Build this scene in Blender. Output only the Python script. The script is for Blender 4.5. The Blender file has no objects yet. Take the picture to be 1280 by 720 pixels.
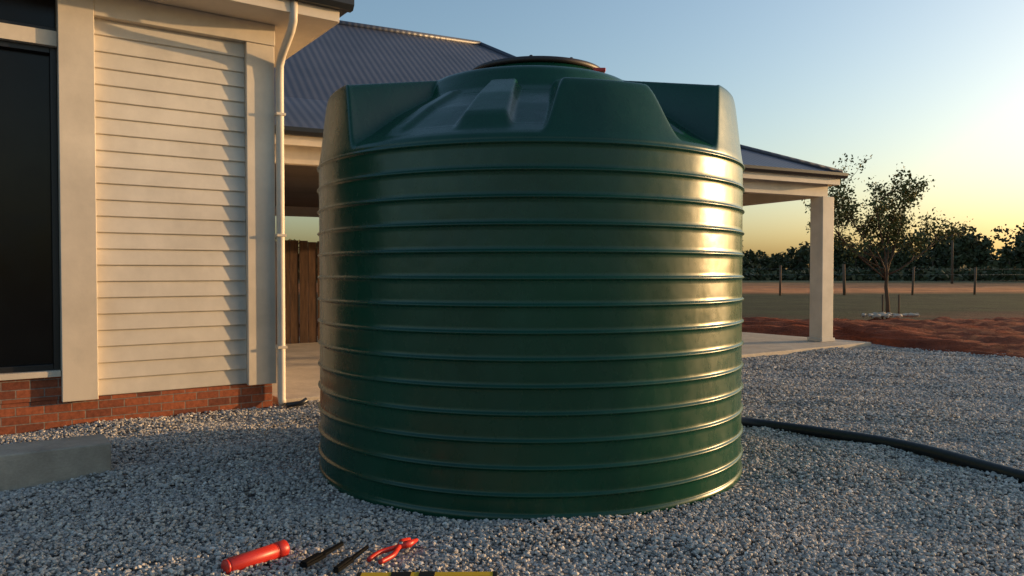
import bpy, math, random
import numpy as np
from mathutils import Vector, Matrix, Euler
random.seed(7); rng=np.random.default_rng(7)
scene=bpy.context.scene
scene.view_settings.view_transform='Standard'
try: scene.view_settings.look='None'
except Exception: pass
scene.view_settings.exposure=0
COL=scene.collection

# ------------------------------------------------------------ helpers
def mesh_obj(name,verts,faces,mat=None,parent=None,smooth=False,bevel=0):
    me=bpy.data.meshes.new(name); me.from_pydata([tuple(v) for v in verts],[],faces); me.update()
    ob=bpy.data.objects.new(name,me); COL.objects.link(ob)
    if mat:
        for m in (mat if isinstance(mat,(list,tuple)) else [mat]): me.materials.append(m)
    if smooth: me.polygons.foreach_set('use_smooth',[True]*len(me.polygons))
    if parent: ob.parent=parent
    if bevel:
        b=ob.modifiers.new('bev','BEVEL'); b.width=bevel; b.segments=2; b.limit_method='ANGLE'
    return ob
def empty(name,loc=(0,0,0),rz=0):
    e=bpy.data.objects.new(name,None); COL.objects.link(e); e.location=loc; e.rotation_euler=(0,0,rz); e.empty_display_size=.2
    return e
BF=[(0,3,2,1),(4,5,6,7),(0,1,5,4),(1,2,6,5),(2,3,7,6),(3,0,4,7)]
def box(name,x0,x1,y0,y1,z0,z1,mat,parent=None,bevel=0.004):
    v=[(x0,y0,z0),(x1,y0,z0),(x1,y1,z0),(x0,y1,z0),(x0,y0,z1),(x1,y0,z1),(x1,y1,z1),(x0,y1,z1)]
    return mesh_obj(name,v,BF,mat,parent,False,bevel)
def tube_data(pts,rad,n=10,caps=True):
    pts=[Vector(p) for p in pts]; V=[];F=[]
    up=None
    for i,p in enumerate(pts):
        if i==0: t=pts[1]-pts[0]
        elif i==len(pts)-1: t=pts[-1]-pts[-2]
        else: t=(pts[i+1]-pts[i-1])
        t.normalize()
        if up is None:
            up=t.orthogonal().normalized()
        up=(up-t*up.dot(t)).normalized(); b=t.cross(up)
        r=rad[i] if isinstance(rad,(list,tuple)) else rad
        for k in range(n):
            a=2*math.pi*k/n; V.append(p+up*math.cos(a)*r+b*math.sin(a)*r)
    for i in range(len(pts)-1):
        for k in range(n):
            F.append((i*n+k,i*n+(k+1)%n,(i+1)*n+(k+1)%n,(i+1)*n+k))
    if caps:
        F.append(tuple(range(n))[::-1]); F.append(tuple((len(pts)-1)*n+k for k in range(n)))
    return V,F
def tube(name,pts,rad,mat,parent=None,n=12,smooth=True):
    V,F=tube_data(pts,rad,n); return mesh_obj(name,V,F,mat,parent,smooth)
def spline(P,n=12):
    P=[Vector(p) for p in P]; out=[]
    Q=[P[0]*2-P[1]]+P+[P[-1]*2-P[-2]]
    for i in range(1,len(Q)-2):
        for k in range(n):
            t=k/n; a,b,c,d=Q[i-1],Q[i],Q[i+1],Q[i+2]
            out.append(.5*((2*b)+(c-a)*t+(2*a-5*b+4*c-d)*t*t+(3*b-a-3*c+d)*t**3))
    out.append(P[-1]); return out

# ------------------------------------------------------------ materials
class M:
    def __init__(s,name,col=(.5,.5,.5),rough=.7,spec=.5,metal=0):
        s.m=bpy.data.materials.new(name); s.m.use_nodes=True; s.nt=s.m.node_tree
        s.b=s.nt.nodes['Principled BSDF']; s.b.inputs['Base Color'].default_value=(*col,1)
        s.b.inputs['Roughness'].default_value=rough; s.b.inputs['Specular IOR Level'].default_value=spec
        s.b.inputs['Metallic'].default_value=metal
        s.tc=s.nt.nodes.new('ShaderNodeTexCoord')
    def n(s,t,**k):
        nd=s.nt.nodes.new(t)
        for a,b in k.items():
            if a in nd.inputs.keys(): nd.inputs[a].default_value=b
            else: setattr(nd,a,b)
        return nd
    def l(s,a,b): s.nt.links.new(a,b)
    def noise(s,scale,detail=4,rough=.6,stretch=None,src='Object'):
        nd=s.n('ShaderNodeTexNoise',Scale=scale,Detail=detail,Roughness=rough)
        if stretch:
            mp=s.n('ShaderNodeMapping'); mp.inputs['Scale'].default_value=stretch
            s.l(s.tc.outputs[src],mp.inputs[0]); s.l(mp.outputs[0],nd.inputs['Vector'])
        else: s.l(s.tc.outputs[src],nd.inputs['Vector'])
        return nd
    def ramp(s,fac,stops):
        r=s.n('ShaderNodeValToRGB'); e=r.color_ramp.elements
        while len(e)<len(stops): e.new(.5)
        for i,(p,c) in enumerate(stops):
            e[i].position=p; e[i].color=(*c,1) if len(c)==3 else c
        s.l(fac,r.inputs[0]); return r
    def color(s,out): s.l(out,s.b.inputs['Base Color'])
    def bump(s,h,strength=.3,dist=.01,prev=None):
        b=s.n('ShaderNodeBump',Strength=strength,Distance=dist); s.l(h,b.inputs['Height'])
        if prev: s.l(prev.outputs[0],b.inputs['Normal'])
        s.l(b.outputs[0],s.b.inputs['Normal']); return b
    def mix(s,f,a,b,mode='MIX'):
        m=s.nt.nodes.new('ShaderNodeMix'); m.data_type='RGBA'; m.blend_type=mode
        for sock,v in ((m.inputs[0],f),(m.inputs[6],a),(m.inputs[7],b)):
            if isinstance(v,bpy.types.NodeSocket): s.l(v,sock)
            elif isinstance(v,(int,float)): sock.default_value=v
            else: sock.default_value=(*v,1)
        return m.outputs[2]
    def math(s,op,a,b=None):
        m=s.nt.nodes.new('ShaderNodeMath'); m.operation=op
        for i,v in enumerate((a,b)):
            if v is None: continue
            if isinstance(v,bpy.types.NodeSocket): s.l(v,m.inputs[i])
            else: m.inputs[i].default_value=v
        return m.outputs[0]

def paint(name,col,rough=.5):
    k=M(name,col,rough,.4); a=k.noise(1.3,5,.65); b=k.noise(14,4,.6,(1,1,.25))
    dark=tuple(c*.76 for c in col)
    r=k.ramp(a.outputs[0],[(.3,dark),(.62,col)])
    k.color(k.mix(k.math('MULTIPLY',b.outputs[0],.2),r.outputs[0],tuple(c*.6 for c in col)))
    c=k.noise(60,3); k.bump(c.outputs[0],.12,.004); return k.m
cream=paint('cream_paint',(.72,.63,.51))
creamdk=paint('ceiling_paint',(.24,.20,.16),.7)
siding_m=paint('weatherboard_paint',(.70,.64,.55),.55)
gutter_m=M('gutter_steel',(.018,.02,.024),.35).m
black_fr=M('black_aluminium',(.012,.012,.013),.4).m

def glass_mat():
    k=M('dark_window_glass',(.012,.009,.007),.12,.25)
    nz=k.noise(3,3); k.l(k.ramp(nz.outputs[0],[(.3,(.08,)*3),(.7,(.22,)*3)]).outputs[0],k.b.inputs['Roughness'])
    w=k.n('ShaderNodeTexWave',Scale=40.0); w.bands_direction='Z'; k.l(k.tc.outputs['Object'],w.inputs['Vector'])
    k.bump(w.outputs['Fac'],.04,.002)
    return k.m
glass=glass_mat()

def brick_mat():
    k=M('red_brick',(.3,.1,.06),.85,.3)
    sx=k.n('ShaderNodeSeparateXYZ'); k.l(k.tc.outputs['Object'],sx.inputs[0])
    cb=k.n('ShaderNodeCombineXYZ'); k.l(k.math('ADD',sx.outputs[0],sx.outputs[1]),cb.inputs[0]); k.l(sx.outputs[2],cb.inputs[1])
    bt=k.n('ShaderNodeTexBrick'); k.l(cb.outputs[0],bt.inputs['Vector'])
    bt.inputs['Scale'].default_value=1; bt.inputs['Brick Width'].default_value=.24; bt.inputs['Row Height'].default_value=.086
    bt.inputs['Mortar Size'].default_value=.006; bt.inputs['Mortar Smooth'].default_value=.3; bt.inputs['Bias'].default_value=-.1
    bt.inputs['Color1'].default_value=(.34,.10,.045,1); bt.inputs['Color2'].default_value=(.13,.042,.028,1); bt.inputs['Mortar'].default_value=(.24,.2,.17,1)
    nz=k.noise(25,5); k.color(k.mix(.7,bt.outputs[0],nz.outputs[0],'OVERLAY'))
    h=k.math('ADD',k.math('MULTIPLY',k.math('SUBTRACT',1,bt.outputs[1]),1.0),k.math('MULTIPLY',nz.outputs[0],.3))
    k.bump(h,.9,.012); return k.m
brick=brick_mat()

def concrete_mat(name,c0,c1):
    k=M(name,c1,.85,.3); a=k.noise(2.2,8,.7); r=k.ramp(a.outputs[0],[(.3,c0),(.7,c1)])
    b=k.noise(70,4,.7); k.color(k.mix(.3,r.outputs[0],b.outputs[0],'OVERLAY')); 
    p=k.bump(b.outputs[0],.35,.004); k.bump(a.outputs[0],.3,.03,p); return k.m
conc=concrete_mat('pale_concrete',(.38,.32,.25),(.56,.48,.38))
conc2=concrete_mat('weathered_concrete',(.28,.235,.185),(.54,.46,.37))

def roof_mat(axis):
    k=M('corrugated_steel_'+axis,(.06,.07,.09),.42,.5,.0)
    w=k.n('ShaderNodeTexWave',Scale=2.2); w.bands_direction=axis; w.wave_profile='SIN'; k.l(k.tc.outputs['Object'],w.inputs['Vector'])
    nz=k.noise(.8,5,.6); r=k.ramp(nz.outputs[0],[(.3,(.050,.056,.078)),(.7,(.080,.087,.116))])
    k.color(k.mix(k.math('MULTIPLY',w.outputs['Fac'],.2),r.outputs[0],(.03,.035,.05)))
    k.bump(w.outputs['Fac'],.5,.010); return k.m
roofX=roof_mat('X'); roofY=roof_mat('Y')

def tank_mat():
    k=M('green_polyethylene',(.01,.055,.03),.3,.42)
    a=k.noise(1.1,4,.55); b=k.noise(5,5,.65,(1,1,.6))
    r=k.ramp(a.outputs[0],[(.3,(.0022,.038,.020)),(.7,(.0035,.056,.030))])
    dust=k.ramp(b.outputs[0],[(.5,(0,)*3),(.85,(.14,)*3)])
    k.color(k.mix(dust.outputs[0],r.outputs[0],(.012,.085,.06)))
    k.l(k.ramp(b.outputs[0],[(.3,(.22,)*3),(.7,(.33,)*3)]).outputs[0],k.b.inputs['Roughness'])
    c=k.noise(2.2,3,.5); f=k.noise(140,2,.5)
    p=k.bump(c.outputs[0],.25,.03); k.bump(f.outputs[0],.05,.003,p)
    return k.m
tankm=tank_mat()
blackp=M('black_plastic',(.014,.013,.013),.45).m
lidm=M('lid_plastic',(.03,.018,.014),.5).m
redp=M('red_plastic',(.55,.03,.018),.4).m
yelp=M('yellow_metal',(.62,.40,.03),.4).m
steel=M('steel',(.35,.35,.36),.35,.5,.9).m

# ------------------------------------------------------------ camera
FPX=945.0; H=1.59
cam=bpy.data.cameras.new('camera'); co=bpy.data.objects.new('camera',cam); COL.objects.link(co)
cam.sensor_width=36; cam.lens=36*FPX/1280; cam.clip_end=6000; cam.clip_start=.05
co.location=(0,0,H); co.rotation_euler=(math.radians(90)-math.atan(20/FPX),0,0)
scene.camera=co

# ------------------------------------------------------------ light
S=Vector((.95,.30,0)).normalized(); elev=math.radians(6.5)
S=Vector((S.x*math.cos(elev),S.y*math.cos(elev),math.sin(elev)))
sl=bpy.data.lights.new('sun','SUN'); sl.energy=5.0; sl.angle=math.radians(.6); sl.color=(1,.62,.29)
so=bpy.data.objects.new('sun',sl); COL.objects.link(so); so.rotation_euler=S.to_track_quat('Z','Y').to_euler(); so.location=(30,10,8)
w=bpy.data.worlds.new('World'); scene.world=w; w.use_nodes=True
bg=w.node_tree.nodes['Background']; sky=w.node_tree.nodes.new('ShaderNodeTexSky'); sky.sky_type='NISHITA'
sky.sun_disc=False; sky.sun_elevation=elev; sky.sun_rotation=math.atan2(S.x,S.y); sky.air_density=1.05; sky.dust_density=2.6; sky.ozone_density=2.0
w.node_tree.links.new(sky.outputs[0],bg.inputs[0]); bg.inputs[1].default_value=.31

# ------------------------------------------------------------ frames
C=Vector((-2.81,8.84,0)); U=Vector((.818,.575,0)); U.normalize(); N=Vector((U.y,-U.x,0)) # N toward camera
angU=math.atan2(U.y,U.x)
TC=(0.15,6.5); R=1.75

# ------------------------------------------------------------ ground
def ground_mat():
    k=M('ground',(.1,.06,.04),.95,.2)
    g=k.n('ShaderNodeNewGeometry'); sx=k.n('ShaderNodeSeparateXYZ'); k.l(g.outputs['Position'],sx.inputs[0])
    n1=k.n('ShaderNodeTexNoise',Scale=.12,Detail=6.0); k.l(g.outputs['Position'],n1.inputs['Vector'])
    n2=k.n('ShaderNodeTexNoise',Scale=1.5,Detail=8.0,Roughness=.75); k.l(g.outputs['Position'],n2.inputs['Vector'])
    n3=k.n('ShaderNodeTexNoise',Scale=.35,Detail=5.0,Roughness=.65); k.l(g.outputs['Position'],n3.inputs['Vector'])
    y=k.math('ADD',sx.outputs[1],k.math('MULTIPLY',k.math('SUBTRACT',n1.outputs[0],.5),16))
    y=k.math('DIVIDE',y,200)
    base=k.ramp(y,[(0,(.13,.045,.025)),(.125,(.11,.042,.024)),(.15,(.030,.040,.013)),(.27,(.038,.046,.016)),(.32,(.55,.22,.085)),(.52,(.50,.22,.085)),(.60,(.10,.10,.035))])
    c1=k.mix(.6,base.outputs[0],n2.outputs[0],'OVERLAY')
    pt=k.ramp(n3.outputs[0],[(.38,(.35,.35,.35)),(.6,(1,1,1))])
    k.color(k.mix(.75,c1,pt.outputs[0],'MULTIPLY'))
    k.bump(n2.outputs[0],1.0,.15); return k.m
gs=4000
mesh_obj('ground',[(-gs,-gs,-.03),(gs,-gs,-.03),(gs,gs,-.03),(-gs,gs,-.03)],[(0,1,2,3)],ground_mat())

def gravel_mat(stone):
    k=M('gravel_stone' if stone else 'gravel_bed',(.3,.3,.3),.9,.2)
    if stone:
        at=k.n('ShaderNodeAttribute',attribute_name='tone')
        r=k.ramp(at.outputs['Fac'],[(0,(.19,.173,.155)),(.35,(.38,.355,.33)),(.6,(.51,.48,.445)),(.8,(.60,.53,.44)),(1,(.84,.80,.74))])
        nz=k.noise(120,3); k.color(k.mix(.4,r.outputs[0],nz.outputs[0],'OVERLAY')); k.bump(nz.outputs[0],.4,.003)
    else:
        v=k.n('ShaderNodeTexVoronoi',Scale=30.0); k.l(k.tc.outputs['Object'],v.inputs['Vector'])
        hs=k.n('ShaderNodeSeparateColor'); k.l(v.outputs['Color'],hs.inputs[0])
        r=k.ramp(hs.outputs[0],[(0,(.16,.15,.14)),(.45,(.41,.39,.37)),(1,(.66,.63,.60))])
        d=k.ramp(v.outputs['Distance'],[(.25,(1,1,1)),(.7,(.35,.35,.35))])
        k.color(k.mix(1.0,r.outputs[0],d.outputs[0],'MULTIPLY'))
        k.bump(k.math('SUBTRACT',1,v.outputs['Distance']),1.0,.025)
    return k.m
gv=empty('gravel')
G=[(-40,-20),(30,-20),(30,7),(17,10.8),(12.5,12.3),(9.4,13.7),(8.3,15.2),(7.9,17.2),(3,22),(-9,17),(-40,17)]
mesh_obj('gravel_bed',[(x,y,0) for x,y in G],[tuple(range(len(G)))],gravel_mat(False),gv)

def und(x,y): return .012*np.sin(x*2.1+y*1.3)+.010*np.sin(x*4.7-y*3.9)+.008*np.sin(y*7.3+x*1.1)
def stones(x0,x1,y0,y1,dens,r0,r1,ico=True):
    n=int((x1-x0)*(y1-y0)*dens); x=rng.uniform(x0,x1,n); y=rng.uniform(y0,y1,n)
    keep=((x-TC[0])**2+(y-TC[1])**2>(R+.0)**2)
    cu=(x-C.x)*U.x+(y-C.y)*U.y; cn=(x-C.x)*N.x+(y-C.y)*N.y
    keep&=~((cn<0.0)&(cu<12.95)); 
    keep&=(np.abs(x)<.75*y+1.6)
    return x[keep],y[keep],rng.uniform(0,1,keep.sum())**1.9*(r1-r0)+r0
parts=[stones(-6,6,3.0,5.2,3500,.0065,.018),stones(-8,8,5.2,7.5,2300,.008,.0205),stones(-8,10,7.5,11,1200,.0105,.0235),stones(2,9.3,11,15.5,550,.014,.028)]
x=np.concatenate([p[0] for p in parts]); y=np.concatenate([p[1] for p in parts]); r=np.concatenate([p[2] for p in parts]); n=len(x)
t=(1+5**.5)/2
IV=np.array([(-1,t,0),(1,t,0),(-1,-t,0),(1,-t,0),(0,-1,t),(0,1,t),(0,-1,-t),(0,1,-t),(t,0,-1),(t,0,1),(-t,0,-1),(-t,0,1)],float)/math.sqrt(1+t*t)
IF=np.array([(0,11,5),(0,5,1),(0,1,7),(0,7,10),(0,10,11),(1,5,9),(5,11,4),(11,10,2),(10,7,6),(7,1,8),(3,9,4),(3,4,2),(3,2,6),(3,6,8),(3,8,9),(4,9,5),(2,4,11),(6,2,10),(8,6,7),(9,8,1)])
T=np.stack([IV*rng.uniform(.75,1.2,(12,1))+rng.normal(0,.10,(12,3)) for _ in range(24)])
ti=rng.integers(0,24,n); sc=np.stack([r*rng.uniform(.8,1.3,n),r*rng.uniform(.7,1.0,n),r*rng.uniform(.5,.85,n)],1)
V=T[ti]*sc[:,None,:]
a=rng.uniform(0,2*np.pi,n); b=rng.normal(0,.45,n)
ca,sa,cb_,sb=np.cos(a),np.sin(a),np.cos(b),np.sin(b)
X=V[:,:,0]; Y=V[:,:,1]*cb_[:,None]-V[:,:,2]*sb[:,None]; Z=V[:,:,1]*sb[:,None]+V[:,:,2]*cb_[:,None]
VX=X*ca[:,None]-Y*sa[:,None]+x[:,None]; VY=X*sa[:,None]+Y*ca[:,None]+y[:,None]; VZ=Z+(und(x,y)+.016+rng.uniform(-.006,.012,n))[:,None]
verts=np.stack([VX,VY,VZ],2).reshape(-1,3).astype(np.float32)
faces=(IF[None]+(np.arange(n)*12)[:,None,None]).reshape(-1,3).astype(np.int32)
me=bpy.data.meshes.new('stones'); me.vertices.add(len(verts)); me.vertices.foreach_set('co',verts.ravel())
me.loops.add(faces.size); me.loops.foreach_set('vertex_index',faces.ravel())
me.polygons.add(len(faces)); me.polygons.foreach_set('loop_start',np.arange(0,faces.size,3,dtype=np.int32))
me.update(calc_edges=True)
tone=me.attributes.new('tone','FLOAT','POINT'); tone.data.foreach_set('value',np.repeat(rng.beta(2,2.2,n),12).astype(np.float32))
me.materials.append(gravel_mat(True))
me.polygons.foreach_set('use_smooth',np.zeros(len(me.polygons),dtype=bool))
st=bpy.data.objects.new('stones',me); COL.objects.link(st); st.parent=gv
print('stones',n)

# red soil bank
def soil():
    k=M('red_soil',(.2,.06,.03),.95,.15)
    a=k.noise(1.5,7,.7); b=k.noise(14,6,.75)
    r=k.ramp(a.outputs[0],[(.3,(.14,.038,.020)),(.7,(.32,.085,.038))])
    k.color(k.mix(.6,r.outputs[0],b.outputs[0],'OVERLAY')); k.bump(b.outputs[0],1,.06)
    V=[];F=[]; nx,ny=220,60
    for j in range(ny):
        for i in range(nx):
            u=i/(nx-1); vv=j/(ny-1)
            X=3+u*45; 
            ye=np.interp(X,[3,7.9,8.3,9.4,12.5,17,30,48],[21.8,17.3,15.3,13.8,12.4,10.9,7.2,4])
            Yb=max(ye+8,24+.1*X)
            Y=ye+(Yb-ye)*vv+ .25*math.sin(X*1.9)*(1-vv)
            z=.20*math.sin(min(1,vv*4)*math.pi/2)*(1-vv**3)+.06*math.sin(X*3.1+Y*2.2)*math.sin(Y*2.7)*min(1,vv*6)+random.uniform(-.035,.045)
            if vv==0: z=-.02
            if vv>.98: z=-.04
            V.append((X,Y,z))
    for j in range(ny-1):
        for i in range(nx-1):
            q=j*nx+i; F.append((q,q+1,q+nx+1,q+nx))
    mesh_obj('soil_bank',V,F,k.m,smooth=True)
soil()

# ------------------------------------------------------------ house (local: x along wall, y into the house)
hs=empty('weatherboard_house',C,angU)
box('brick_base',-9,0,0,5,-.05,.30,brick,hs)
box('brick_under_window',-9,-2.13,-.004,.30,.303,.535,brick,hs)
box('window_sill',-9,-2.135,-.05,.25,.54,.60,cream,hs)
box('wall_core',-9,-.02,.30,4.98,.303,4.44,cream,hs)
box('wall_front_core',-2.0,-.02,.04,.298,.304,4.43,cream,hs)
box('pilaster',-2.13,-1.81,-.09,.298,.285,4.44,cream,hs,.006)
box('corner_board',-.29,.03,-.06,.038,.29,4.20,cream,hs,.006)
box('corner_board_side',-.018,.034,.04,.30,.29,4.20,cream,hs,.006)
box('frieze_board',-1.808,.035,-.075,.036,4.203,4.44,cream,hs,.006)
def boards(name,p0,dirv,outv,length,z0,z1,pitch):
    V=[];F=[]; p0=Vector(p0);d=Vector(dirv);o=Vector(outv)
    k=int(round((z1-z0)/pitch)); pitch=(z1-z0)/k
    for i in range(k):
        za=z0+i*pitch; zb=za+pitch
        prof=[(.032,za+.002),(.037,za+.009),(.012,zb+.004),(.0,zb+.004),(.0,za+.002)]
        b0=len(V)
        for e in (0,length):
            for (q,z) in prof: V.append(p0+d*e+o*q+Vector((0,0,z)))
        for j in range(5):
            j2=(j+1)%5; F.append((b0+j,b0+5+j,b0+5+j2,b0+j2))
        F.append((b0,b0+1,b0+2,b0+3,b0+4)); F.append((b0+9,b0+8,b0+7,b0+6,b0+5))
    return mesh_obj(name,V,F,siding_m,hs)
boards('siding_front',(-1.808,.036,0),(1,0,0),(0,-1,0),1.515,.305,4.20,.172)
boards('siding_side',(-.018,.302,0),(0,1,0),(1,0,0),4.65,.305,4.20,.172)
box('glass_main',-9,-2.131,.12,.13,.60,3.84,glass,hs,0)
box('glass_transom',-9,-2.131,.12,.13,3.99,4.44,glass,hs,0)
box('transom_beam',-9,-2.132,-.03,.2,3.84,3.99,cream,hs)
box('frame_right',-2.19,-2.134,.04,.118,.60,3.838,black_fr,hs)
box('frame_top',-9,-2.192,.04,.118,3.78,3.838,black_fr,hs)
box('frame_bottom',-9,-2.192,.04,.118,.602,.66,black_fr,hs)
box('mullion',-3.75,-3.68,.04,.118,.662,3.778,black_fr,hs)
box('mullion_b',-5.45,-5.38,.04,.118,.662,3.778,black_fr,hs)
box('frame_transom',-9,-2.134,.04,.118,3.992,4.04,black_fr,hs)
box('soffit',-9,.58,-.58,5.6,4.442,4.47,cream,hs)
box('fascia_front',-9,.60,-.61,-.582,4.44,4.64,cream,hs)
box('fascia_side',.582,.61,-.58,5.6,4.44,4.64,cream,hs)
def gutter(name,p0,p1,outv,parent,zt,sz=.12):
    p0=Vector(p0);p1=Vector(p1);o=Vector(outv); prof=[(0,zt-sz),(sz*.7,zt-sz),(sz,zt-sz*.55),(sz,zt),(sz-.012,zt),(sz-.014,zt-sz*.5),(sz*.66,zt-sz+.012),(0,zt-sz+.012)]
    V=[];F=[];n=len(prof)
    for p in (p0,p1):
        for q,z in prof: V.append(p+o*q+Vector((0,0,z)))
    for j in range(n): F.append((j,n+j,n+(j+1)%n,(j+1)%n))
    F.append(tuple(range(n))[::-1]); F.append(tuple(range(n,2*n)))
    return mesh_obj(name,V,F,gutter_m,parent)
gutter('gutter_front',(-9,-.612,0),(.73,-.612,0),(0,-1,0),hs,4.69)
gutter('gutter_side',(.612,-.61,0),(.612,5.6,0),(1,0,0),hs,4.69)
e0,e1,f0,f1,z0,zr=-9.6,.66,-.66,5.66,4.66,5.6
m_=(f1-f0)/2
rv=[(e0,f0,z0),(e1,f0,z0),(e1,f1,z0),(e0,f1,z0),(e0+m_,f0+m_,zr),(e1-m_,f0+m_,zr)]
mesh_obj('roof_main',rv,[(0,1,5,4),(2,3,4,5)],roofX,hs); mesh_obj('roof_hips',rv,[(1,2,5),(3,0,4)],roofY,hs)
dp=[(.075,-.60,4.58),(.075,-.58,4.36),(.075,-.50,4.27),(.075,-.20,4.08),(.075,-.11,3.98),(.075,-.10,3.8),(.075,-.10,2.0),(.075,-.10,.12),(.075,-.15,.05)]
tube('downpipe',dp,.046,cream,hs,14)
for i,z in enumerate((3.4,2.0,.7)):
    box('pipe_bracket_%d'%i,.02,.13,-.152,-.05,z,z+.03,cream,hs,.002)

# concrete step
stp=mesh_obj('concrete_step',[(0,0,-.05),(2.2,0,-.05),(2.2,.42,-.05),(0,.42,-.05),(0,0,.265),(2.2,0,.265),(2.2,.42,.265),(0,.42,.265)],BF,conc2,bevel=.012)
cr=Vector((-3.11,5.84,0)); stp.location=cr-U*2.2; stp.rotation_euler=(0,0,angU)

# slab
sb=[(0.12,0),(12.9,0),(12.9,6.6),(0.12,6.9)]
sv=[(a,b,-.05) for a,b in sb]+[(a,b,.08) for a,b in sb]
sl_=mesh_obj('concrete_slab',sv,BF,conc,bevel=.008); sl_.location=C; sl_.rotation_euler=(0,0,angU)
tube('pipe_offcut',[(C.x+.20,C.y-.12,.05),(C.x+.34,C.y-.02,.055),(C.x+.40,C.y+.02,.09)],.03,gutter_m,None,10)

# ------------------------------------------------------------ carport building
B=Vector((7.1,16.3,0)); cp=empty('carport',B,math.atan2(.447,.894))
L=-12.0; W=11.78
rv=[(L,0,3.7),(0,0,3.7),(-2,2,4.6),(L,2,4.6),(-5.89,5.89,7.25),(L,5.89,7.25),(L,W-2,4.6),(-2,W-2,4.6),(0,W,3.7),(L,W,3.7)]
mesh_obj('roof_slopes',rv,[(0,1,2,3),(3,2,4,5),(5,4,7,6),(6,7,8,9)],roofX,cp)
mesh_obj('roof_hip',rv,[(1,8,7,2),(2,7,4)],roofY,cp)
mesh_obj('gable_end',[(L+.02,0.1,3.56),(L+.02,0.1,3.66),(L+.02,2,4.56),(L+.02,5.89,7.2),(L+.02,W-2,4.56),(L+.02,W-.1,3.66),(L+.02,W-.1,3.56)],[tuple(range(7))],cream,cp)
tube('ridge_cap',[(L,5.89,7.26),(-5.89,5.89,7.26)],.07,roofX,cp); tube('hip_cap_a',[(-5.89,5.89,7.26),(-2,2,4.61),(0,0,3.72)],.06,roofX,cp); tube('hip_cap_b',[(-5.89,5.89,7.26),(-2,W-2,4.61),(0,W,3.72)],.06,roofX,cp)
box('fascia_front',L,-.03,.03,.06,3.46,3.655,cream,cp); box('fascia_side',-.06,-.03,.062,W-.06,3.46,3.655,cream,cp); box('fascia_back',L,-.03,W-.06,W-.03,3.46,3.655,cream,cp)
gutter('gutter_front',(L,.028,0),(.09,.028,0),(0,-1,0),cp,3.71,.11); gutter('gutter_side',(-.028,.03,0),(-.028,W,0),(1,0,0),cp,3.71,.11)
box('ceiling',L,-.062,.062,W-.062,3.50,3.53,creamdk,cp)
box('beam_front',L,-.02-.1,.27,.43,3.22,3.498,cream,cp); box('beam_side',-.28,-.12,.432,W-.3,3.22,3.498,cream,cp); box('beam_back',L,-.282,W-.6,W-.44,3.22,3.498,cream,cp)
def post(name,x,y,w=.17):
    box(name,x-w,x+w,y-w,y+w,.081,3.218,cream,cp,.008)
    box(name+'_plinth',x-w-.03,x+w+.03,y-w-.03,y+w+.03,.082,.16,cream,cp,.006)
post('post_a',-.2,.35); post('post_b',-6.2,.35); post('post_c',-.2,W-.5); post('post_d',-6.2,W-.5); post('post_e',L+.3,W-.5)

# timber paling fence (behind slab)
def paling():
    k=M('fence_timber',(.2,.1,.05),.85,.2); a=k.noise(6,6,.7,(3,3,.4)); r=k.ramp(a.outputs[0],[(.3,(.035,.020,.014)),(.7,(.10,.056,.034))]); k.color(r.outputs[0]); k.bump(a.outputs[0],.5,.01)
    e=empty('paling_fence',C-N*7.0,angU); V=[];F=[]
    for i in range(64):
        x0=-6+i*.2; h=2.25+random.uniform(-.02,.02); yy=.0+ (i%2)*.015
        b=len(V); V+= [(x0,yy,0),(x0+.185,yy,0),(x0+.185,yy+.02,0),(x0,yy+.02,0),(x0,yy,h),(x0+.185,yy,h),(x0+.185,yy+.02,h),(x0,yy+.02,h)]
        F+=[tuple(b+q for q in f) for f in BF]
    mesh_obj('palings',V,F,k.m,e)
    box('rail_top',-6,6.8,.037,.09,1.9,1.98,k.m,e); box('rail_low',-6,6.8,.037,.09,.4,.48,k.m,e)
paling()

# ------------------------------------------------------------ tank
tk=empty('water_tank',(TC[0],TC[1],0.0))
ribs=[.172+.172*i for i in range(14)]
prof=[(R-.02,-.04),(R+.010,.01),(R+.010,.045),(R+.002,.052),(R,.056),(R,.07)]
for i,z in enumerate(ribs):
    prof+= [(R,z-.040),(R,z-.018),(R+.0015,z-.014),(R+.007,z-.009),(R+.0135,z-.005),(R+.0155,z),(R+.0135,z+.005),(R+.007,z+.010),(R+.0015,z+.015)]
    if i<13: prof+=[(R,z+.019),(R,z+.040),(R,z+.086)]
    else: prof+=[(R,z+.018),(R,z+.026)]
ZB=2.44
blocks=[(-112,-46,2.95,.07,.20),(1,35,2.84,.18,.15),(47,100,2.95,.07,.18),(115,150,2.9,.1,.16),(172,215,2.9,.1,.16)]
def sstep(t):
    t=max(0,min(1,t)); return t*t*(3-2*t)
def dome(r):
    return float(np.interp(r,[0,.55,.84,.88,.95,1.00,1.30,1.58,1.70,1.735,1.75],[3.17,3.165,3.13,3.10,2.96,2.92,2.75,2.56,2.49,2.465,ZB]))
def crown(th,r):
    z=dome(r); d=math.degrees(th)
    for c0,wd,hh in ((-36,4,.035),(-12,7,.08),(41,2,.02)):
        q=abs((d-c0+180)%360-180)
        z+=hh*sstep((wd-q)/1.8)*sstep((r-.96)/.05)*sstep((1.68-r)/.12)
    for a0,a1,top,sr,sa_ in blocks:
        mid=(a0+a1)/2; half=(a1-a0)/2
        q=half-abs((d-mid+180)%360-180)
        if q<=0: continue
        e=math.radians(q)*max(r,.8)
        raw=min(e/sa_,(R-r)/sr,1)
        f=.4*sstep(raw)+.6*raw
        tp=top+.16*max(0,(R-.1-r))/.75
        zz=ZB+(tp-ZB)*f
        if zz>z: z=zz
    return z
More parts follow.
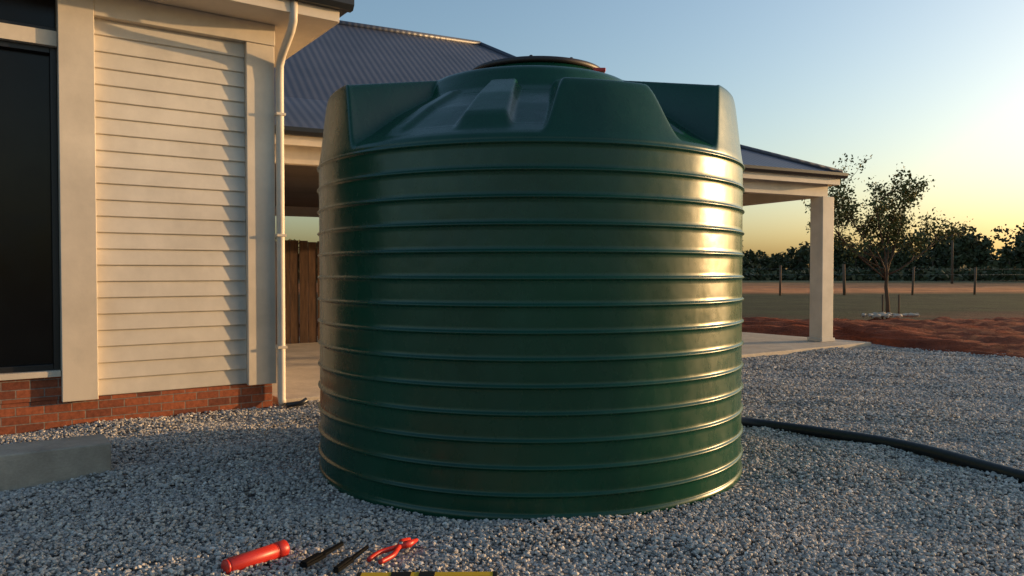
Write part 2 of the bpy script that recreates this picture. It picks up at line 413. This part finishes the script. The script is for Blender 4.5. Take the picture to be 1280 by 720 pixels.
rs=list(np.linspace(R,1.60,26))+list(np.linspace(1.59,1.05,50))+[1.04,1.02,1.01,1.0,.99,.98,.97,.96,.95,.94,.93,.915,.90,.89,.88,.87,.86,.85,.84,.82,.8,.7,.6,.5]
NT=720; zz=np.zeros((len(rs),NT)); ang=np.arange(NT)*2*math.pi/NT
for j,r_ in enumerate(rs):
    for k in range(NT): zz[j,k]=ZB if j==0 else crown(ang[k],r_)
for _ in range(2):
    s=(np.roll(zz,1,1)+np.roll(zz,-1,1)+2*zz)/4; s[0]=ZB
    q=s.copy(); q[1:-1]=(s[:-2]+s[2:]+2*s[1:-1])/4; q[0]=ZB; zz=q
V=[];F=[]
rows=[(rr,[z]*NT) for rr,z in prof]+[(r_,zz[j]) for j,r_ in enumerate(rs)]
for rr,zs in rows:
    for k in range(NT): V.append((rr*math.sin(ang[k]),-rr*math.cos(ang[k]),float(zs[k])))
for j in range(len(rows)-1):
    for k in range(NT):
        k2=(k+1)%NT; F.append((j*NT+k,j*NT+k2,(j+1)*NT+k2,(j+1)*NT+k))
mesh_obj('ribbed_shell',V,F,tankm,tk,True)
def lathe(name,prof,mat,parent,n=96,cx=0,cy=0):
    V=[];F=[]
    for (rr,z) in prof:
        for k in range(n):
            a=2*math.pi*k/n; V.append((cx+rr*math.cos(a),cy+rr*math.sin(a),z))
    for j in range(len(prof)-1):
        for k in range(n): F.append((j*n+k,j*n+(k+1)%n,(j+1)*n+(k+1)%n,(j+1)*n+k))
    F.append(tuple((len(prof)-1)*n+k for k in range(n)))
    o=mesh_obj(name,V,F,mat,parent,True); return o
zo=-.135
lathe('neck',[(.66,3.25+zo+.03),(.60,3.33+zo),(.56,3.36+zo),(.55,3.37+zo)],tankm,tk,96,.06,0)
lathe('lid',[(.50,3.365+zo),(.56,3.37+zo),(.575,3.375+zo),(.575,3.40+zo),(.565,3.412+zo),(.50,3.418+zo),(.49,3.405+zo),(.3,3.42+zo),(.0001,3.425+zo)],lidm,tk,96,.06,0)
for i in range(10):
    a=2*math.pi*i/10+.2; 
    lathe('lid_bolt_%d'%i,[(.014,3.41+zo),(.014,3.424+zo),(.01,3.428+zo)],blackp,tk,8,.06+.53*math.cos(a),.53*math.sin(a))
box('lid_latch',.50,.60,-.42,-.34,3.195,3.225,redp,tk,.006)
oa=math.radians(118); ox,oy=math.sin(oa),-math.cos(oa)
tube('outlet',[(R*.97*ox,R*.97*oy,.20),((R+.12)*ox,(R+.12)*oy,.20)],.055,blackp,tk,20)
tube('outlet_nut',[((R+.04)*ox,(R+.04)*oy,.20),((R+.09)*ox,(R+.09)*oy,.20)],.078,blackp,tk,8,False)
hp=spline([(TC[0]+(R+.08)*ox,TC[1]+(R+.08)*oy,.20),(TC[0]+(R+.3)*ox,TC[1]+(R+.3)*oy,.15),(2.45,7.55,.07),(3.05,7.08,.062),(3.5,6.5,.065),(3.82,5.6,.06),(4.2,4.6,.06),(5.2,3.6,.06),(7,3.0,.05)],26)
hr=[.050+(.0025 if i%2 else 0) for i in range(len(hp))]
tube('water_hose',hp,hr,blackp,None,20)

# ------------------------------------------------------------ tools
def gp(px,py,z=.03):
    d=(H-z)*FPX/(py-340); return Vector(((px-640)/FPX*d,d,z))
tt=empty('red_torch',gp(279,712,.065)); d=(gp(355,687,.065)-gp(279,712,.065)); Lh=d.length; tt.rotation_euler=(0,0,math.atan2(d.y,d.x))
def ltube(name,x0,x1,r,mat,par,n=24):
    tube(name,[(x0,0,0),(x0+.006,0,0),(x1-.006,0,0),(x1,0,0)],[r*.86,r,r,r*.86],mat,par,n)
ltube('barrel',.012,Lh-.06,.042,redp,tt); ltube('head',Lh-.062,Lh,.045,redp,tt); ltube('tail_cap',-.006,.014,.040,redp,tt)
ltube('ring',Lh-.075,Lh-.06,.0435,redp,tt)
def flat_tool(name,pa,pb,wd,mat,hmat):
    d=pb-pa; e=empty(name,pa,math.atan2(d.y,d.x)); Lz=d.length
    pts=[(0,-wd*.6),(Lz*.45,-wd*.75),(Lz*.5,-wd*.4),(Lz,-wd*.3),(Lz*1.02,0),(Lz,wd*.3),(Lz*.5,wd*.4),(Lz*.45,wd*.75),(0,wd*.6),(-.012,0)]
    n=len(pts); V=[(a,b,0) for a,b in pts]+[(a,b,.018) for a,b in pts]
    mesh_obj('body',V,[tuple(range(n))[::-1],tuple(range(n,2*n))]+[(i,(i+1)%n,n+(i+1)%n,n+i) for i in range(n)],mat,e,False,.003)
    box('grip',0,Lz*.42,-wd*.5,wd*.5,.018,.028,hmat,e)
mattb=M('matt_black',(.008,.008,.008),.9,.1).m
flat_tool('utility_knife',gp(377,712,.048),gp(426,684,.048),.042,mattb,mattb)
flat_tool('chisel',gp(418,719,.048),gp(458,688,.048),.028,mattb,mattb)
pa=gp(466,704,.05); pb=gp(515,678,.05); d=pb-pa; pl=empty('red_pliers',pa,math.atan2(d.y,d.x)); Lp=d.length
tube('handle_a',spline([(0,.035,0),(Lp*.3,.045,.004),(Lp*.55,.012,.006),(Lp*.68,-.004,.006)],6),[.014]*18+[.010],redp,pl,10)
tube('handle_b',spline([(.0,-.04,0),(Lp*.3,-.045,.004),(Lp*.55,-.012,.006),(Lp*.68,.004,.006)],6),[.014]*18+[.010],redp,pl,10)
tube('jaw_a',[(Lp*.66,.0,.006),(Lp*.8,.026,.006),(Lp,.022,.006)],[.018,.022,.009],redp,pl,8)
tube('jaw_b',[(Lp*.66,.0,.006),(Lp*.8,-.024,.006),(Lp*1.02,-.026,.006)],[.018,.022,.009],redp,pl,8)
tube('pivot',[(Lp*.68,0,-.012),(Lp*.68,0,.028)],.012,steel,pl,12)
lv=empty('spirit_level',gp(447,735,.02)); lv.location.z=.0
lv.rotation_euler=(0,0,math.radians(1))
box('body',0,.68,-.028,.028,.02,.075,yelp,lv,.003)
box('end_cap_a',-.012,.012,-.030,.030,.018,.077,blackp,lv,.004); box('end_cap_b',.67,.694,-.030,.030,.018,.077,blackp,lv,.004)
box('vial_window',.30,.38,-.0295,.0295,.05,.078,blackp,lv,.002); box('label_band',.16,.26,-.029,.029,.019,.0765,blackp,lv,.001)

# ------------------------------------------------------------ vegetation
def leaf_mat(name,c0,c1,c2):
    k=M(name,c1,.7,.25); at=k.n('ShaderNodeAttribute',attribute_name='tone')
    r=k.ramp(at.outputs['Fac'],[(0,c0),(.5,c1),(1,c2)]); k.color(r.outputs[0])
    return k.m
bark=M('bark',(.11,.075,.05),.9,.2).m
def leaves_mesh(name,centers,size,mat,parent,rnd=.9,stretch=(.5,1.0)):
    n=len(centers); c=np.array(centers); 
    d1=rng.normal(0,1,(n,3)); d1/=np.linalg.norm(d1,axis=1)[:,None]
    d2=rng.normal(0,1,(n,3)); d2=np.cross(d1,d2); d2/=np.linalg.norm(d2,axis=1)[:,None]
    s=size*rng.uniform(.5,1.3,n)[:,None]; w_=s*rng.uniform(stretch[0],stretch[1],n)[:,None]
    v=np.stack([c-d1*s*.5,c+d2*w_*.4,c+d1*s*.5,c-d2*w_*.4],1).reshape(-1,3)
    me=bpy.data.meshes.new(name); me.from_pydata(v.tolist(),[],(np.arange(n)[:,None]*4+np.arange(4)[None]).tolist())
    at=me.attributes.new('tone','FLOAT','POINT'); at.data.foreach_set('value',np.repeat(rng.uniform(0,1,n),4).astype(np.float32))
    me.materials.append(mat); o=bpy.data.objects.new(name,me); COL.objects.link(o); o.parent=parent; return o
def small_tree():
    bx,by=12.4,24.9; e=empty('young_tree',(bx,by,.1)); V=[];F=[]; tips=[]
    def add(pts,rad,n=7):
        v,f=tube_data(pts,rad,n); b=len(V); V.extend(v); F.extend([tuple(b+q for q in ff) for ff in f])
    def grow(p,d,L,r,lev):
        pts=[p.copy()];q=p.copy();dd=d.copy()
        for i in range(5):
            dd=(dd+Vector((random.gauss(.0,.11),random.gauss(0,.11),random.gauss(.02,.07)))).normalized(); q=q+dd*L/5; pts.append(q.copy())
            if lev>=1 and i>1: tips.append((q.copy(),lev))
        add(pts,[r*(1-.14*i) for i in range(6)],7 if lev<2 else 4)
        if lev<3:
            for i in range(4 if lev else 2):
                k=random.randint(2,5) if lev else 5; ax=Vector((random.gauss(0,1),random.gauss(0,1),random.uniform(-.2,.7))).normalized()
                nd=(dd*.6+ax*.75).normalized(); grow(pts[k],nd,L*random.uniform(.38,.55),r*.5,lev+1)
    add([Vector((0,0,-.15)),Vector((-.02,0,.5)),Vector((-.08,0,1.0)),Vector((-.05,0,1.5)),Vector((-.12,0,2.0))],[.08,.065,.058,.052,.045],8)
    for tgt in ((-3.0,.1,3.2),(-2.3,-.3,3.7),(-1.4,.3,4.1),(-.5,.2,4.7),(.35,-.3,4.2),(1.2,.4,3.3),(1.7,-.2,2.6),(-1.8,.6,2.8),(.3,.6,3.2),(-.8,-.5,3.5)):
        st_=Vector((random.uniform(-.12,.0),0,random.uniform(1.2,1.9))); T_=Vector(tgt)
        grow(st_,(T_-st_).normalized(),(T_-st_).length*.86,.032,1)
    mesh_obj('trunk_and_limbs',V,F,bark,e,True)
    cs=[]
    for p,l in tips:
        for _ in range(15 if l>1 else 7):
            cs.append((p.x+random.gauss(0,.13),p.y+random.gauss(0,.13),p.z+random.gauss(0,.10)))
    cs=[c for c in cs if c[2]>1.6]
    leaves_mesh('leaves',cs,.105,leaf_mat('leaf_tree',(.05,.07,.02),(.09,.11,.03),(.17,.16,.05)),e)
    print('leaves',len(cs))
    for sx in (-.28,.25): tube('stake',[(sx,-.2,-.1),(sx,-.2,.75)],.03,bark,e,8)
small_tree()
V=[];F=[]
for i in range(26):
    v=T[i%24]*np.array([random.uniform(.08,.2),random.uniform(.08,.16),random.uniform(.04,.09)])+np.array([12.3+random.gauss(0,.45),24.3+random.gauss(0,.25),.2])
    b=len(V); V+=v.tolist(); F+=[tuple(int(b+q) for q in f) for f in IF]
mesh_obj('pale_rocks',V,F,conc)

def treeline():
    e=empty('distant_trees'); cs=[]; V=[];F=[]
    for i in range(330):
        az=math.radians(random.uniform(-44,50)); D=random.uniform(165,235)
        x_=D*math.sin(az); y_=D*math.cos(az)
        hgt=random.uniform(5.0,9)+max(0,(math.degrees(az)-24))*.22+2.2*math.sin(math.degrees(az)*.9)+(3.5 if random.random()<.10 else 0); wd=hgt*random.uniform(.45,.75)
        v,f=tube_data([(x_,y_,-.1),(x_+random.uniform(-.5,.5),y_,hgt*.6)],[.3,.12],5); b=len(V); V+=v; F+=[tuple(b+q for q in ff) for ff in f]
        nc=random.randint(8,13)
        for c in range(nc):
            cx=x_+random.uniform(-wd,wd)*.75; cy=y_+random.uniform(-wd,wd)*.6; cz=random.uniform(.12,.88)*hgt; rr=random.uniform(.11,.25)*hgt
            m=60; q=rng.normal(0,1,(m,3)); q/=np.linalg.norm(q,axis=1)[:,None]; q*=rr*rng.uniform(.4,1.1,m)[:,None]
            q=q+np.array([cx,cy,cz]); q=q[q[:,2]>0]; cs.append(q)
    for i in range(420):
        az=math.radians(random.uniform(-44,50)); D=random.uniform(152,168); x_=D*math.sin(az); y_=D*math.cos(az); hh=random.uniform(1.2,3.2)
        q=rng.normal(0,1,(60,3)); q/=np.linalg.norm(q,axis=1)[:,None]; q*=np.array([hh*1.3,hh,hh])*rng.uniform(.4,1,60)[:,None]; q[:,2]=np.abs(q[:,2]); cs.append(q+np.array([x_,y_,0]))
    mesh_obj('trunks',V,F,bark,e)
    leaves_mesh('foliage',np.concatenate(cs),1.05,leaf_mat('leaf_far',(.038,.048,.021),(.066,.074,.032),(.11,.095,.042)),e,stretch=(.6,1.1))
treeline()

# field fence
def ffence():
    e=empty('field_fence'); tim=M('post_timber',(.16,.10,.065),.9,.2).m
    y0=50
    for i in range(14):
        x_=-6+i*4.9+random.uniform(-.5,.5); yy=y0+.12*x_
        tube('post_%d'%i,[(x_,yy,-.1),(x_+random.uniform(-.12,.12),yy,1.9+random.uniform(-.1,.25))],.075+.03*(i%3==0),tim,e,8)
    for z in (.5,.95,1.4,1.8): tube('wire_%d'%int(z*10),[(-8,y0-.96,z),(62,y0+7.4,z)],.005,steel,e,4)
ffence()
up=empty('utility_pole'); pt=M('pole_timber',(.12,.085,.06),.9,.2).m
upx=(1190-640)/FPX*105
tube('pole',[(upx,105,-.2),(upx,105,7.6)],[.17,.12],pt,up,10); box('crossarm',upx-.9,upx+.9,104.85,104.98,6.9,7.02,pt,up)
